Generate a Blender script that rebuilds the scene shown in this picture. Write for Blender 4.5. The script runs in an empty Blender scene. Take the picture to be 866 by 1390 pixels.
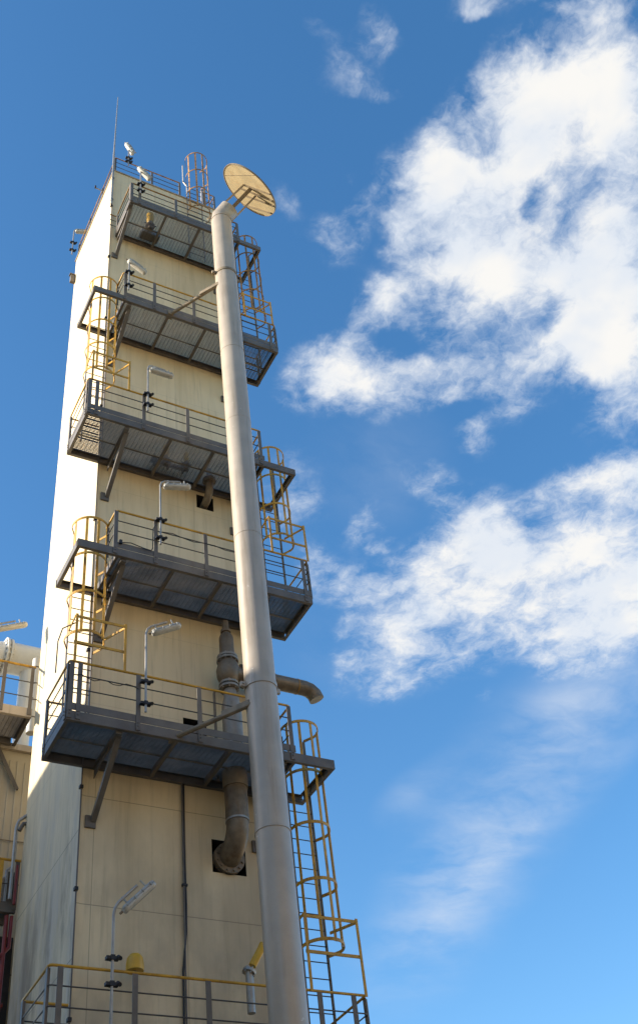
import bpy, bmesh, math, random
from mathutils import Vector, Matrix
random.seed(7)
C = bpy.context.scene.collection
V = Vector
R = math.radians

# ------------------------------------------------------------------ sun
SUN = V((-0.93, 0.36, 0.0)).normalized()
EL = R(18.5)
SUN = V((SUN.x*math.cos(EL), SUN.y*math.cos(EL), math.sin(EL)))

# ------------------------------------------------------------------ mesh builder
class MB:
    def __init__(s): s.v=[]; s.f=[]; s.sm=[]
    def add(s, vs, fs, smooth=False):
        n=len(s.v); s.v += [V(p) for p in vs]
        for f in fs: s.f.append([n+i for i in f]); s.sm.append(smooth)
        return s
    def box(s, a, b):
        x0,x1=sorted((a[0],b[0])); y0,y1=sorted((a[1],b[1])); z0,z1=sorted((a[2],b[2]))
        return s.add([(x0,y0,z0),(x1,y0,z0),(x1,y1,z0),(x0,y1,z0),(x0,y0,z1),(x1,y0,z1),(x1,y1,z1),(x0,y1,z1)],
              [(0,3,2,1),(4,5,6,7),(0,1,5,4),(1,2,6,5),(2,3,7,6),(3,0,4,7)])
    def bar(s, a, b, w, h, up=(0,0,1)):
        a=V(a); b=V(b); d=(b-a).normalized(); up=V(up)
        if abs(d.dot(up))>.99: up=V((0,1,0))
        x=d.cross(up).normalized(); y=x.cross(d)
        q=[x*w/2*i+y*h/2*j for i,j in ((-1,-1),(1,-1),(1,1),(-1,1))]
        return s.add([a+p for p in q]+[b+p for p in q], [(0,1,2,3),(7,6,5,4),(0,4,5,1),(1,5,6,2),(2,6,7,3),(3,7,4,0)])
    def angle(s, a, b, w, t=.012, up=(0,0,1)):      # L section
        a=V(a); b=V(b); d=(b-a).normalized(); u=V(up)
        x=d.cross(u).normalized(); y=x.cross(d)
        s.bar(a, b, w, t, up); s.bar(a+x*(w/2-t/2)+y*(w/2+t/2), b+x*(w/2-t/2)+y*(w/2+t/2), t, w, up); return s
    def channel(s, a, b, h, fl, side, t=.012):       # C section, a-b along the bottom outer edge, web outside, flanges to `side`
        a=V(a); b=V(b); sd=V(side)
        z=V((0,0,1))
        def slab(o, u, w):
            ps=[a+o, a+o+u, a+o+u+w, a+o+w]; qs=[p+(b-a) for p in ps]
            s.add(ps+qs, [(0,1,2,3),(7,6,5,4),(0,4,5,1),(1,5,6,2),(2,6,7,3),(3,7,4,0)])
        slab(V((0,0,0)), sd*t, z*h); slab(sd*t, sd*(fl-t), z*t); slab(sd*t+z*(h-t), sd*(fl-t), z*t)
        return s
    def tube(s, pts, r, n=10, caps=True, rs=None):
        pts=[V(p) for p in pts]; m=len(pts); base=len(s.v); rs=rs or [r]*m
        T=[]
        for i in range(m):
            a=pts[max(i-1,0)]; b=pts[min(i+1,m-1)]
            if 0<i<m-1: t=((pts[i]-a).normalized()+(b-pts[i]).normalized())
            else: t=b-a
            T.append(t.normalized())
        u=V((0,0,1)) if abs(T[0].z)<.9 else V((1,0,0))
        N=(u-T[0]*u.dot(T[0])).normalized(); vs=[]
        for i in range(m):
            N=(N-T[i]*N.dot(T[i])).normalized(); Bn=T[i].cross(N)
            k=1.0
            if 0<i<m-1:
                c=(pts[i]-pts[i-1]).normalized().dot(T[i]); k=1/max(c,.5)
            for j in range(n):
                an=2*math.pi*j/n
                vs.append(pts[i]+(N*math.cos(an)+Bn*math.sin(an))*rs[i])
        fs=[]
        for i in range(m-1):
            for j in range(n):
                fs.append((i*n+j, i*n+(j+1)%n, (i+1)*n+(j+1)%n, (i+1)*n+j))
        s.add(vs, fs, True)
        if caps:
            s.add(vs[:n], [tuple(reversed(range(n)))]); s.add(vs[-n:], [tuple(range(n))])
        return s
    def cyl(s, a, b, r, n=24): return s.tube([a,b], r, n)
    def flange(s, c, d, r, t, bolts=8):
        c=V(c); d=V(d).normalized(); s.cyl(c-d*t/2, c+d*t/2, r, 28)
        u=V((0,0,1)) if abs(d.z)<.9 else V((1,0,0)); x=(u-d*u.dot(d)).normalized(); y=d.cross(x)
        for i in range(bolts):
            a=2*math.pi*(i+.5)/bolts; p=c+(x*math.cos(a)+y*math.sin(a))*r*.84
            s.cyl(p-d*(t*.5+.03), p+d*(t*.5+.03), r*.075+.004, 6)
        return s
    def build(s, name, m, parent=None, loc=None, bevel=0):
        o0 = V(loc) if loc is not None else (V(parent['_w']) if parent is not None else V((0,0,0)))
        me=bpy.data.meshes.new(name); me.from_pydata([p-o0 for p in s.v], [], s.f)
        me.polygons.foreach_set('use_smooth', s.sm); me.materials.append(m); me.update()
        bm=bmesh.new(); bm.from_mesh(me); bmesh.ops.recalc_face_normals(bm, faces=bm.faces); bm.to_mesh(me); bm.free()
        o=bpy.data.objects.new(name, me); C.objects.link(o)
        if parent is not None:
            o.parent=parent; o.location = o0-V(parent['_w'])
        else: o.location=o0
        if bevel:
            b=o.modifiers.new('bevel','BEVEL'); b.width=bevel; b.segments=2; b.limit_method='ANGLE'
        o['_w']=tuple(o0)
        return o

def empty(name, loc, label, cat, group=None):
    o=bpy.data.objects.new(name, None); o.empty_display_size=.3; C.objects.link(o)
    o.location=loc; o['_w']=tuple(loc); o['label']=label; o['category']=cat
    if group: o['group']=group
    return o
def tag(o, label=None, cat=None, group=None, kind=None):
    for k,v in (('label',label),('category',cat),('group',group),('kind',kind)):
        if v: o[k]=v
    return o
def clone(o, loc):
    c=o.copy(); C.objects.link(c); c.parent=o.parent
    c.location=V(loc)-V(o.parent['_w']); c['_w']=tuple(loc); return c

# ------------------------------------------------------------------ materials
def mat(name, base, rough=.6, metal=0.0, var=.12, scale=3.0, stain=None, stain_amt=.0, stain_scale=(2,2,.35), bump=.0, bscale=40, spots=None, spot_th=.68, spot_scale=9, streak_th=.5):
    m=bpy.data.materials.new(name); m.use_nodes=True; nt=m.node_tree; N=nt.nodes; L=nt.links
    b=N['Principled BSDF']; b.inputs['Roughness'].default_value=rough; b.inputs['Metallic'].default_value=metal
    geo=N.new('ShaderNodeNewGeometry')
    def noise(sc, det=6, vec=None, r=.6):
        n=N.new('ShaderNodeTexNoise'); n.inputs['Scale'].default_value=sc; n.inputs['Detail'].default_value=det; n.inputs['Roughness'].default_value=r
        L.new(vec or geo.outputs['Position'], n.inputs['Vector']); return n.outputs['Fac']
    def ramp(fac, a, b2):
        r=N.new('ShaderNodeMapRange'); r.interpolation_type='SMOOTHSTEP'; r.inputs['From Min'].default_value=a; r.inputs['From Max'].default_value=b2; L.new(fac, r.inputs['Value']); return r.outputs['Result']
    def mix(f, c1, c2, bt='MIX'):
        x=N.new('ShaderNodeMix'); x.data_type='RGBA'; x.blend_type=bt
        for sock,val in ((x.inputs[0],f),(x.inputs[6],c1),(x.inputs[7],c2)):
            if hasattr(val,'is_linked') : L.new(val, sock)
            elif isinstance(val,(int,float)): sock.default_value=val
            else: sock.default_value=(*val,1)
        return x.outputs[2]
    lo=tuple(c*(1-var) for c in base); hi=tuple(min(1,c*(1+var)) for c in base)
    col=mix(ramp(noise(scale),.3,.7), lo, hi)
    if stain:
        mp=N.new('ShaderNodeMapping'); mp.inputs['Scale'].default_value=stain_scale; L.new(geo.outputs['Position'], mp.inputs['Vector'])
        f=ramp(noise(1.0,8,mp.outputs['Vector'],.65), streak_th, streak_th+.22)
        mm=N.new('ShaderNodeMath'); mm.operation='MULTIPLY'; mm.inputs[1].default_value=stain_amt; L.new(f, mm.inputs[0])
        col=mix(mm.outputs[0], col, stain)
    if spots:
        f=ramp(noise(spot_scale,7,None,.7), spot_th, spot_th+.03); col=mix(f, col, spots)
    L.new(col, b.inputs['Base Color'])
    if bump:
        bp=N.new('ShaderNodeBump'); bp.inputs['Strength'].default_value=bump; bp.inputs['Distance'].default_value=.02
        L.new(noise(bscale,4), bp.inputs['Height']); L.new(bp.outputs['Normal'], b.inputs['Normal'])
    m['_col']=1
    return m

M={}
M['steel']=mat('grey_painted_steel',(.125,.108,.088),.5,0,.2,2.5,(.13,.09,.055),.4,(4,4,1.5),.1)
M['steel_light']=mat('galvanised_steel',(.35,.325,.285),.42,.5,.15,6)
M['yellow']=mat('ochre_safety_paint',(.54,.29,.022),.5,0,.18,6,(.17,.075,.02),.75,(5,5,2),.1,30,(.11,.045,.015),.66,7)
M['rusty']=mat('rusted_ochre_paint',(.33,.17,.04),.65,0,.3,6,(.13,.06,.02),.8,(6,6,2),.1,30,(.10,.04,.015),.58,7)
M['rung']=mat('dark_rung_steel',(.075,.068,.06),.5,.2,.2,5)
M['grate']=mat('grating_steel',(.21,.185,.15),.55,.1,.25,2)
M['black']=mat('black_rubber',(.015,.015,.017),.6)
M['stack']=mat('weathered_aluminium_paint',(.43,.365,.285),.38,.15,.09,1.2,(.22,.165,.105),.6,(4,4,.3),.05,25,(.66,.61,.52),.67,5)
M['brownpipe']=mat('rust_stained_pipe',(.19,.145,.095),.5,.3,.2,5,(.12,.07,.03),.7,(5,5,1),.15,25,(.42,.38,.32),.69,7)
M['insul']=mat('dull_steel_cladding',(.27,.235,.19),.5,.35,.15,4,(.16,.12,.08),.6,(6,6,1),.1)
M['brace']=mat('brown_stained_tube',(.23,.18,.115),.6,.1,.2,4,(.10,.055,.025),.6,(3,3,3))
M['disc']=mat('buff_plate',(.41,.325,.185),.6,0,.13,1.6,(.30,.19,.09),.55,(1.5,1.5,1.5),.05)
M['lampbody']=mat('grey_lamp_plastic',(.36,.36,.33),.45,0,.15,9)
M['diffuser']=mat('clouded_diffuser',(.52,.50,.44),.22,0,.12,9,(.3,.25,.17),.4,(6,6,6))
M['white']=mat('white_duct_paint',(.66,.64,.58),.4,0,.08,2,(.4,.34,.25),.5,(2,2,.6))
M['ribwall']=mat('buff_ribbed_cladding',(.50,.44,.32),.6,0,.08,1,(.33,.26,.17),.4,(6,6,.3))
M['valveyellow']=mat('bright_valve_yellow',(.62,.36,.02),.4,0,.1,6)
M['redpipe']=mat('dark_red_pipe',(.22,.03,.025),.45,0,.15,6)
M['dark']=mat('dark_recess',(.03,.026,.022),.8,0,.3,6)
M['hall']=mat('hall_cladding',(.42,.39,.34),.6,0,.1,.5)
M['buff']=mat('buff_bounce_cladding',(.52,.40,.25),.6,0,.08,.4,(.35,.26,.16),.4,(1,1,.15))
M['concrete']=mat('pale_concrete',(.30,.25,.18),.85,0,.15,.3,(.22,.18,.13),.5,(.2,.2,.2),.2,4)

def wall_material():
    m=bpy.data.materials.new('cream_panel_wall'); m.use_nodes=True; nt=m.node_tree; N=nt.nodes; L=nt.links
    b=N['Principled BSDF']; b.inputs['Roughness'].default_value=.62
    geo=N.new('ShaderNodeNewGeometry'); sp=N.new('ShaderNodeSeparateXYZ'); L.new(geo.outputs['Position'], sp.inputs[0])
    sn=N.new('ShaderNodeSeparateXYZ'); L.new(geo.outputs['True Normal'], sn.inputs[0])
    def math_(op,a,b2=None,c=None):
        x=N.new('ShaderNodeMath'); x.operation=op
        for i,v in enumerate((a,b2,c)):
            if v is None: continue
            if hasattr(v,'is_linked'): L.new(v,x.inputs[i])
            else: x.inputs[i].default_value=v
        return x.outputs[0]
    def mr(v,a,b2,o0=0,o1=1):
        r=N.new('ShaderNodeMapRange'); r.interpolation_type='SMOOTHSTEP'
        for k,q in (('From Min',a),('From Max',b2),('To Min',o0),('To Max',o1)): r.inputs[k].default_value=q
        L.new(v,r.inputs['Value']); return r.outputs['Result']
    def noise(sc,vs,det=7,r=.6,off=0):
        mp=N.new('ShaderNodeMapping'); mp.inputs['Scale'].default_value=vs; mp.inputs['Location'].default_value=(off,off,off); L.new(geo.outputs['Position'],mp.inputs['Vector'])
        n=N.new('ShaderNodeTexNoise'); n.inputs['Scale'].default_value=sc; n.inputs['Detail'].default_value=det; n.inputs['Roughness'].default_value=r
        L.new(mp.outputs['Vector'],n.inputs['Vector']); return n.outputs['Fac']
    def mix(f,c1,c2):
        x=N.new('ShaderNodeMix'); x.data_type='RGBA'
        for sock,val in ((x.inputs[0],f),(x.inputs[6],c1),(x.inputs[7],c2)):
            if hasattr(val,'is_linked'): L.new(val,sock)
            elif isinstance(val,(int,float)): sock.default_value=val
            else: sock.default_value=(*val,1)
        return x.outputs[2]
    col=mix(mr(noise(.7,(1,1,.5)),.3,.7),(.68,.545,.33),(.76,.625,.40))
    # long vertical rain streaks
    col=mix(math_('MULTIPLY',mr(noise(1.0,(2.6,2.6,.16),8,.62),.44,.78),.36),col,(.37,.28,.15))
    col=mix(math_('MULTIPLY',mr(noise(1.0,(9,9,.5),6,.6,3),.5,.72),.35),col,(.33,.27,.17))
    # patchy grime on the lowest storeys, its gradient also painting in deeper shade
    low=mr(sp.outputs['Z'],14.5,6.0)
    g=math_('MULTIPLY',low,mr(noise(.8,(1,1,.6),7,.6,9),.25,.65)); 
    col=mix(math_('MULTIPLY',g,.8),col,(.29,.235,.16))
    # pale chalky wash streaks on lower left face
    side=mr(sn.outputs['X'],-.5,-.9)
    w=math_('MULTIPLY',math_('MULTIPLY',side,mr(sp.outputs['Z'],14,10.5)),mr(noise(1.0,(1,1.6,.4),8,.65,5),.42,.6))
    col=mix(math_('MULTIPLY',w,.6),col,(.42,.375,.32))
    w2=math_('MULTIPLY',math_('MULTIPLY',side,mr(sp.outputs['Z'],14,8)),mr(noise(1.0,(1,1.3,.3),8,.68,15),.44,.66))  # brown streaks; growing denser downward, they also paint the side's shade darker
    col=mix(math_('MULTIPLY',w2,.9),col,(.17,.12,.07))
    # panel seams every 2.1 m (front) / 2.36 m (side)
    def seam(v,per,off,wd):
        f=math_('FRACT',math_('DIVIDE',math_('SUBTRACT',v,off),per)); d=math_('ABSOLUTE',math_('SUBTRACT',f,.5)); return mr(d,.5-wd/per,.5-wd*.4/per)
    s1=math_('MULTIPLY',seam(sp.outputs['Z'],2.09,9.2,.011),mr(sn.outputs['Y'],-.5,-.9))
    s2=math_('MULTIPLY',seam(sp.outputs['Z'],2.36,8.28,.015),side)
    s3=math_('MULTIPLY',seam(sp.outputs['X'],1.8,5.93,.010),mr(sn.outputs['Y'],-.5,-.9))
    s=math_('MAXIMUM',math_('MAXIMUM',s1,s2),math_('MULTIPLY',s3,.8))
    fade=mr(sp.outputs['Z'],13.2,11.8,.16,.6)
    col=mix(math_('MULTIPLY',s,fade),col,(.13,.105,.075))
    L.new(col,b.inputs['Base Color'])
    bp=N.new('ShaderNodeBump'); bp.inputs['Strength'].default_value=.25; bp.inputs['Distance'].default_value=.03
    L.new(noise(1.3,(1,1,1),5,.5,2),bp.inputs['Height']); L.new(bp.outputs['Normal'],b.inputs['Normal'])
    return m
M['wall']=wall_material()

# ------------------------------------------------------------------ setting: ground
g=MB().add([(-1500,-1500,-1.6),(1500,-1500,-1.6),(1500,1500,-1.6),(-1500,1500,-1.6)],[(0,1,2,3)]).build('ground',M['concrete'])
g['kind']='structure'

# ------------------------------------------------------------------ the tower
TX0,TX1,TY0,TY1,TZ0,TZ1=5.67,9.45,18.0,21.88,-1.6,35.05
tower=empty('process_tower',(7.56,19.9,TZ0),'tall slender cream panelled tower with a dull shaded front and a sunlit side','tower')
HOLES=[(8.27,8.97,10.13,10.80),(8.24,8.70,19.82,20.28),(7.74,8.26,12.92,13.46)]
w=MB()
xs=sorted({TX0,TX1,*[h[0] for h in HOLES],*[h[1] for h in HOLES]}); zs=sorted({TZ0,TZ1,*[h[2] for h in HOLES],*[h[3] for h in HOLES]})
for i in range(len(xs)-1):
    for j in range(len(zs)-1):
        cx=(xs[i]+xs[i+1])/2; cz=(zs[j]+zs[j+1])/2
        if any(h[0]<cx<h[1] and h[2]<cz<h[3] for h in HOLES): continue
        w.add([(xs[i],TY0,zs[j]),(xs[i+1],TY0,zs[j]),(xs[i+1],TY0,zs[j+1]),(xs[i],TY0,zs[j+1])],[(0,1,2,3)])
w.add([(TX0,TY0,TZ0),(TX0,TY1,TZ0),(TX0,TY1,TZ1),(TX0,TY0,TZ1)],[(0,1,2,3)])
w.add([(TX1,TY0,TZ0),(TX1,TY1,TZ0),(TX1,TY1,TZ1),(TX1,TY0,TZ1)],[(3,2,1,0)])
w.add([(TX0,TY1,TZ0),(TX1,TY1,TZ0),(TX1,TY1,TZ1),(TX0,TY1,TZ1)],[(3,2,1,0)])
w.add([(TX0,TY0,TZ1),(TX1,TY0,TZ1),(TX1,TY1,TZ1),(TX0,TY1,TZ1)],[(0,1,2,3)])
me=w.build('wall',M['wall'],tower)
# recess liners
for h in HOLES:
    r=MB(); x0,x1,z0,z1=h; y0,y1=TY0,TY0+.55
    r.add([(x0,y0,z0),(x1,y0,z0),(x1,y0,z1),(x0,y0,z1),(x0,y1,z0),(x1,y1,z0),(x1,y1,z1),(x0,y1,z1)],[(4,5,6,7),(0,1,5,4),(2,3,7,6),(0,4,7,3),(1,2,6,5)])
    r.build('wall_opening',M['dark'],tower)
t=MB()   # coping round the roof
for a,b in (((TX0-.04,TY0-.04),(TX1+.04,TY0+.05)),((TX0-.04,TY1-.05),(TX1+.04,TY1+.04))): t.box((*a,TZ1+.003),(*b,TZ1+.05))
t.box((TX0-.04,TY0+.05,TZ1+.003),(TX0+.05,TY1-.05,TZ1+.05)); t.box((TX1-.05,TY0+.05,TZ1+.003),(TX1+.04,TY1-.05,TZ1+.05))
t.build('roof_coping',M['stack'],tower)
t=MB().box((TX0-.012,TY0-.012,TZ0),(TX0+.05,TY0-.002,TZ1)); t.box((TX0-.012,TY0-.002,TZ0),(TX0-.002,TY0+.06,TZ1))
t.build('corner_trim',M['wall'],tower)

# corner conduit
cc=empty('corner_conduit',(5.63,17.93,3),'thin dark cable conduit clipped up the front left corner of the cream tower','conduit')
MB().tube([(5.64,17.95,3),(5.64,17.95,20),(5.645,17.95,33.4)],.015,8).build('pipe',M['steel'],cc)
for z in (7.2,9.4,11.4,14.6,18.4,22.5,26.4,29.6,32.6):
    MB().box((5.60,17.91,z),(5.668,17.99,z+.06)).build('clip',M['black'],cc)
fc=empty('cable_run',(7.7,17.95,4),'pair of dark vertical cable pipes on the front wall below the lowest large platform','conduit')
MB().tube([(7.66,17.955,4),(7.66,17.955,11.9)],.017,8).build('pipe',M['steel'],fc)
MB().tube([(7.60,17.96,4),(7.62,17.96,8.2),(7.69,17.96,8.9),(7.70,17.96,9.4),(7.685,17.96,10.6),(7.70,17.96,11.9)],.020,8).build('cable',M['black'],fc)
for z in (6.8,9.75): MB().box((7.63,17.93,z),(7.73,17.995,z+.04)).build('clip',M['black'],fc)

# ------------------------------------------------------------------ platforms
YF,YB,XL,XR=16.55,17.985,4.85,10.35
XB=[5.88,7.0,8.12,9.25]
def platform(b, typ, label, rail_h=1.30, xl=XL, xr=XR, posts=None, yf=YF, guard=None, guard_up=0, rail_m='yellow', rail_from=None, rail_to=None):
    """typ 'L': opening with ladder on the left, 'R': opening on the right"""
    p=empty('access_platform',((xl+xr)/2,YB,b),label,'platform','steel platforms stacked up the tower front')
    S=M['steel']
    holeL = typ=='L'; holeR = typ=='R'
    gx0 = 5.70 if holeL else xl+.02; gx1 = 9.50 if holeR else xr-.02
    MB().channel((xl,yf,b),(xr,yf,b),.2,.075,(0,1,0)).build('front_beam',S,p)
    MB().channel((xl,YB,b),(xr,YB,b),.2,.075,(0,-1,0)).build('rear_beam',S,p)
    MB().channel((xl,yf+.08,b+.002),(xl,YB-.08,b+.002),.2,.075,(1,0,0)).build('side_beam',S,p)
    MB().channel((xr,yf+.08,b+.002),(xr,YB-.08,b+.002),.2,.075,(-1,0,0)).build('side_beam',S,p)
    if holeL: MB().channel((5.70,yf+.08,b+.002),(5.70,YB-.08,b+.002),.17,.06,(1,0,0)).build('cross_beam',S,p)
    if holeR: MB().channel((9.50,yf+.08,b+.002),(9.50,YB-.08,b+.002),.17,.06,(-1,0,0)).build('cross_beam',S,p)
    for k,x in enumerate(XB):
        if x<gx0 or x>gx1: continue
        m=MB(); heavy=k in (0,3)
        wd=.11 if heavy else .075
        m.box((x-wd/2,yf+.08,b+.004),(x+wd/2,YB-.08,b+.016)); m.box((x-.006,yf+.08,b+.016),(x+.006,YB-.08,b+.16))
        if heavy:   # haunch deepening towards the wall
            m.add([(x-.008,yf+.5,b+.004),(x+.008,yf+.5,b+.004),(x-.008,YB-.01,b-.2),(x+.008,YB-.01,b-.2),(x-.008,YB-.01,b),(x+.008,YB-.01,b)],[(0,1,3,2),(0,2,4),(1,5,3),(2,3,5,4),(0,4,5,1)])
        m.build('cross_beam',S,p)
    # grating
    m=MB(); zt=b+.2
    y=yf+.09
    while y<YB-.08:
        m.box((gx0+.06,y-.003,zt-.032),(gx1-.06,y+.003,zt-.001)); y+=.04
    x=gx0+.08
    while x<gx1-.06:
        m.box((x-.004,yf+.085,zt-.012),(x+.004,YB-.085,zt-.002)); x+=.10
    m.box((gx0+.06,(yf+YB)/2-.02+.12,zt-.05),(gx1-.06,(yf+YB)/2+.02+.12,zt-.034))
    m.build('floor_grating',M['grate'],p)
    # toe plates
    tx0 = 5.70 if holeL else xl; tx1 = 9.50 if holeR else xr
    m=MB().box((tx0,yf-.004,b+.215),(tx1,yf+.006,b+.37))
    if not holeL: m.box((xl-.004,yf+.01,b+.215),(xl+.006,YB,b+.37))
    if not holeR: m.box((xr-.006,yf+.01,b+.215),(xr+.004,YB,b+.37))
    m.build('toe_plate',S,p)
    # posts (flat bars bolted outside the front beam)
    zr=b+rail_h; pl=[]
    def post(x,y,along='x',z0=None):
        z0=b+.03 if z0 is None else z0
        m=MB()
        if along=='x': m.box((x-.045,y-.008,z0),(x+.045,y+.008,zr-.02)); m.box((x-.006,y+.008,z0+.2),(x+.006,y+.05,zr-.02))
        else: m.box((x-.008,y-.045,z0),(x+.008,y+.045,zr-.02)); m.box((x+.008,y-.006,z0+.2),(x+.05,y+.006,zr-.02))
        for q in (.09,.16):
            if along=='x': m.cyl((x,y-.008,z0+q),(x,y-.024,z0+q),.014,6)
            else: m.cyl((x-.008,y,z0+q),(x-.024,y,z0+q),.014,6)
        m.build('rail_post',S,p)
    for x in posts: post(x,yf-.013)
    x0r=rail_from if rail_from is not None else (5.66 if holeL else xl); x1r=rail_to if rail_to is not None else (9.46 if holeR else xr)
    path=[]
    # left side
    yend_l = 17.15 if holeL else YB-.05
    yend_r = 17.15 if holeR else YB-.05
    def railpath(z,e=.05):
        return [(x0r,yend_l,z),(x0r,yf+e,z),(x0r+e*.3,yf+e*.3,z),(x0r+e,yf,z),(x1r-e,yf,z),(x1r-e*.3,yf+e*.3,z),(x1r,yf+e,z),(x1r,yend_r,z)]
    rr=railpath(zr)
    if not holeL: rr=[(5.6,YB-.05,zr)]+rr
    if not holeR: rr=rr+[(9.5,YB-.05,zr)]
    MB().tube(rr,.024,8).build('top_rail',M[rail_m],p)
    for dz in (.30,.61):
        q=railpath(zr-dz)
        if not holeL: q=[(5.6,YB-.05,zr-dz)]+q
        if not holeR: q=q+[(9.5,YB-.05,zr-dz)]
        MB().tube(q,.013,6).build('mid_rail',M['rung'],p)
    if holeL: post(x0r,yend_l-.04,'y',b+.2)
    else: post(xl-.01,YB-.12,'y'); post(xl-.01,yf+.08,'y')
    if holeR: post(x1r,yend_r-.04,'y',b+.2)
    else: post(xr+.012,YB-.12,'y'); post(xr+.012,yf+.08,'y')
    # struts
    for x in (5.88 if xl<5.8 else xl+.03,9.25):
        m=MB().angle((x,yf+.22,b+.0),(x-.03,YB-.02,b-1.08),.09,.012,(1,0,0)); m.box((x-.13,YB-.03,b-1.22),(x+.07,YB+.012,b-.98)); m.box((x-.06,yf+.08,b-.06),(x+.06,yf+.34,b+.003))
        m.build('strut',S,p)
    # tall guard frame above the rail beside the ladder
    if guard:
        gx,gw,sd=guard; m=MB(); z2=b+2.38+guard_up; z1=b+1.75+guard_up
        xa,xb=gx,gx+gw
        for z in (z2,z1): m.bar((xa,yf-.02,z),(xb,yf-.02,z),.02,.055)
        xo=xb if sd=='r' else xa
        for x in (xa+.03,xb-.03): m.bar((x,yf-.035,b+rail_h-.03),(x,yf-.035,z2+.05),.05,.015,(0,1,0))
        if sd=='both':
            m.bar((xb,yf-.02,z2),(xb-.28,17.05,z2),.02,.05); m.bar((xa,yf-.02,z2),(xa+.02,17.0,z2),.02,.05)
        m.build('guard_frame',M['yellow'] if rail_m=='yellow' else M['rusty'],p)
    return p
P1,P2,P3,P4,P5,P6=30.94,25.57,20.38,16.13,11.86,6.15
platform(P6,'N','lowest steel platform cut by the bottom edge, yellow rail around ladder foot',posts=[5.02,6.21,7.44,8.7,9.45,10.1],guard=(9.27,1.10,'both'),guard_up=.2)
platform(P5,'R','broad grey platform around the safety valve, lowest of the large ones',posts=[4.9,5.06,6.21,7.46,8.7,9.42],guard=(4.9,1.05,'both'))
platform(P4,'L','grey platform second from the bottom, just above the upright safety valve',posts=[5.66,6.57,7.75,8.95,10.2],guard=(9.4,.98,'both'))
platform(P3,'R','middle grey platform with a small flanged pipe elbow right below it',posts=[4.9,5.08,6.27,7.42,8.65,9.40],guard=(4.9,1.0,'both'))
platform(P2,'L','platform with the upper brown brace reaching to the vent stack',posts=[5.72,6.57,7.75,8.95,10.15],rail_h=1.30,yf=16.6,guard=(9.35,.95,'both'))
platform(P1,'R','topmost front platform just under the roof edge of the tower',posts=[5.84,6.1,7.30,8.6,9.42],rail_h=1.12,xl=5.82,xr=10.22,yf=16.62,rail_m='rusty')

# ------------------------------------------------------------------ caged ladders
def ladder(x0,x1,z0,z1,cage0,label,y=17.62,hr=.40,yel='yellow',hoop_step=1.15,top_flare=False,bars=(20,62,100,140,172)):
    t=empty('caged_ladder',((x0+x1)/2,y,z0),label,'ladder','caged ladders linking the platforms')
    S=M['steel']
    for x,s in ((x0,-1),(x1,1)):
        m=MB()
        if top_flare:
            m.box((x-.008,y-.035,z0),(x+.008,y+.035,z1-1.35)); m.bar((x,y,z1-1.35),(x+s*.13,y,z1-1.15),.02,.07,(1,0,0)); m.box((x+s*.13-.01,y-.03,z1-1.15),(x+s*.13+.01,y+.03,z1))
        else: m.box((x-.010,y-.036,z0),(x+.010,y+.036,z1))
        m.build('stile',M['steel_light'] if top_flare else S,t)
    z=z0+.3; first=None; lim=z1-1.2
    while z<lim:
        if first is None:
            first=MB().tube([(x0+.011,y,z),(x1-.011,y,z)],.0115,6).build('rung',M['rung'],t,loc=((x0+x1)/2,y,z))
        else: clone(first,((x0+x1)/2,y,z))
        z+=.3
    cx=(x0+x1)/2; cy=y-.30
    def hoop_pts(r=hr):
        pts=[(x0,y)]
        for k in range(0,21):
            a=R(-10+200*k/20); pts.append((cx-r*math.cos(a), cy-r*math.sin(a)))
        pts.append((x1,y)); return pts
    n=max(2,round((z1-cage0)/hoop_step)+1); hp=hoop_pts(); fh=None
    for i in range(n):
        zz=cage0+(z1-cage0)*i/(n-1)
        if fh is None:
            m=MB()
            for a,b in zip(hp[:-1],hp[1:]): 
                m.bar((a[0],a[1],zz),(b[0],b[1],zz),.012,.062)
            fh=m.build('hoop',M[yel],t,loc=(cx,y,zz))
        else: clone(fh,(cx,y,zz))
    for a in bars:
        a=R(a); px,py=cx-(hr-.012)*math.cos(a), cy-(hr-.012)*math.sin(a)
        MB().bar((px,py,cage0-.03),(px,py,z1+.03),.058,.012,(math.cos(a),math.sin(a),0)).build('cage_bar',M[yel],t)
    return t
LX=(5.08,5.60); RX=(9.80,10.32)
ladder(*RX,P6+.2,P5+1.30,P6+2.42,'lowest caged ladder, right of the stack against blue sky')
ladder(*LX,P5+.2,P4+1.30,P5+2.42,'left caged ladder rising from the broad valve platform, right above the lowest rail corner')
ladder(*RX,P4+.2,P3+1.30,P4+2.42,'right caged ladder between the second and the middle platform')
ladder(*LX,P3+.2,P2+1.30,P3+2.42,'upper left caged ladder between the middle platform and the one with the upper brace')
ladder(*RX,P2+.2,P1+1.20,P2+2.42,'upper right caged ladder ending at the topmost front platform',yel='rusty')
ladder(8.28,8.82,P1+.2,37.1,P1+2.5,'rusty caged ladder in front of the wall, climbing onto the tower roof',y=17.86,yel='rusty',top_flare=True,hoop_step=1.4)

# a bent pull handle of cable beside the left ladder foot
for b,lab in ((P5,'thin bent rail hook beside the foot of the lower left ladder'),):
    tag(MB().tube([(4.72,17.0,b+1.3),(4.72,17.0,b+2.05),(4.78,16.95,b+2.35),(4.98,16.75,b+2.4)],.014,6).build('hook_rail',M['rung']),lab,'rail')

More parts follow.
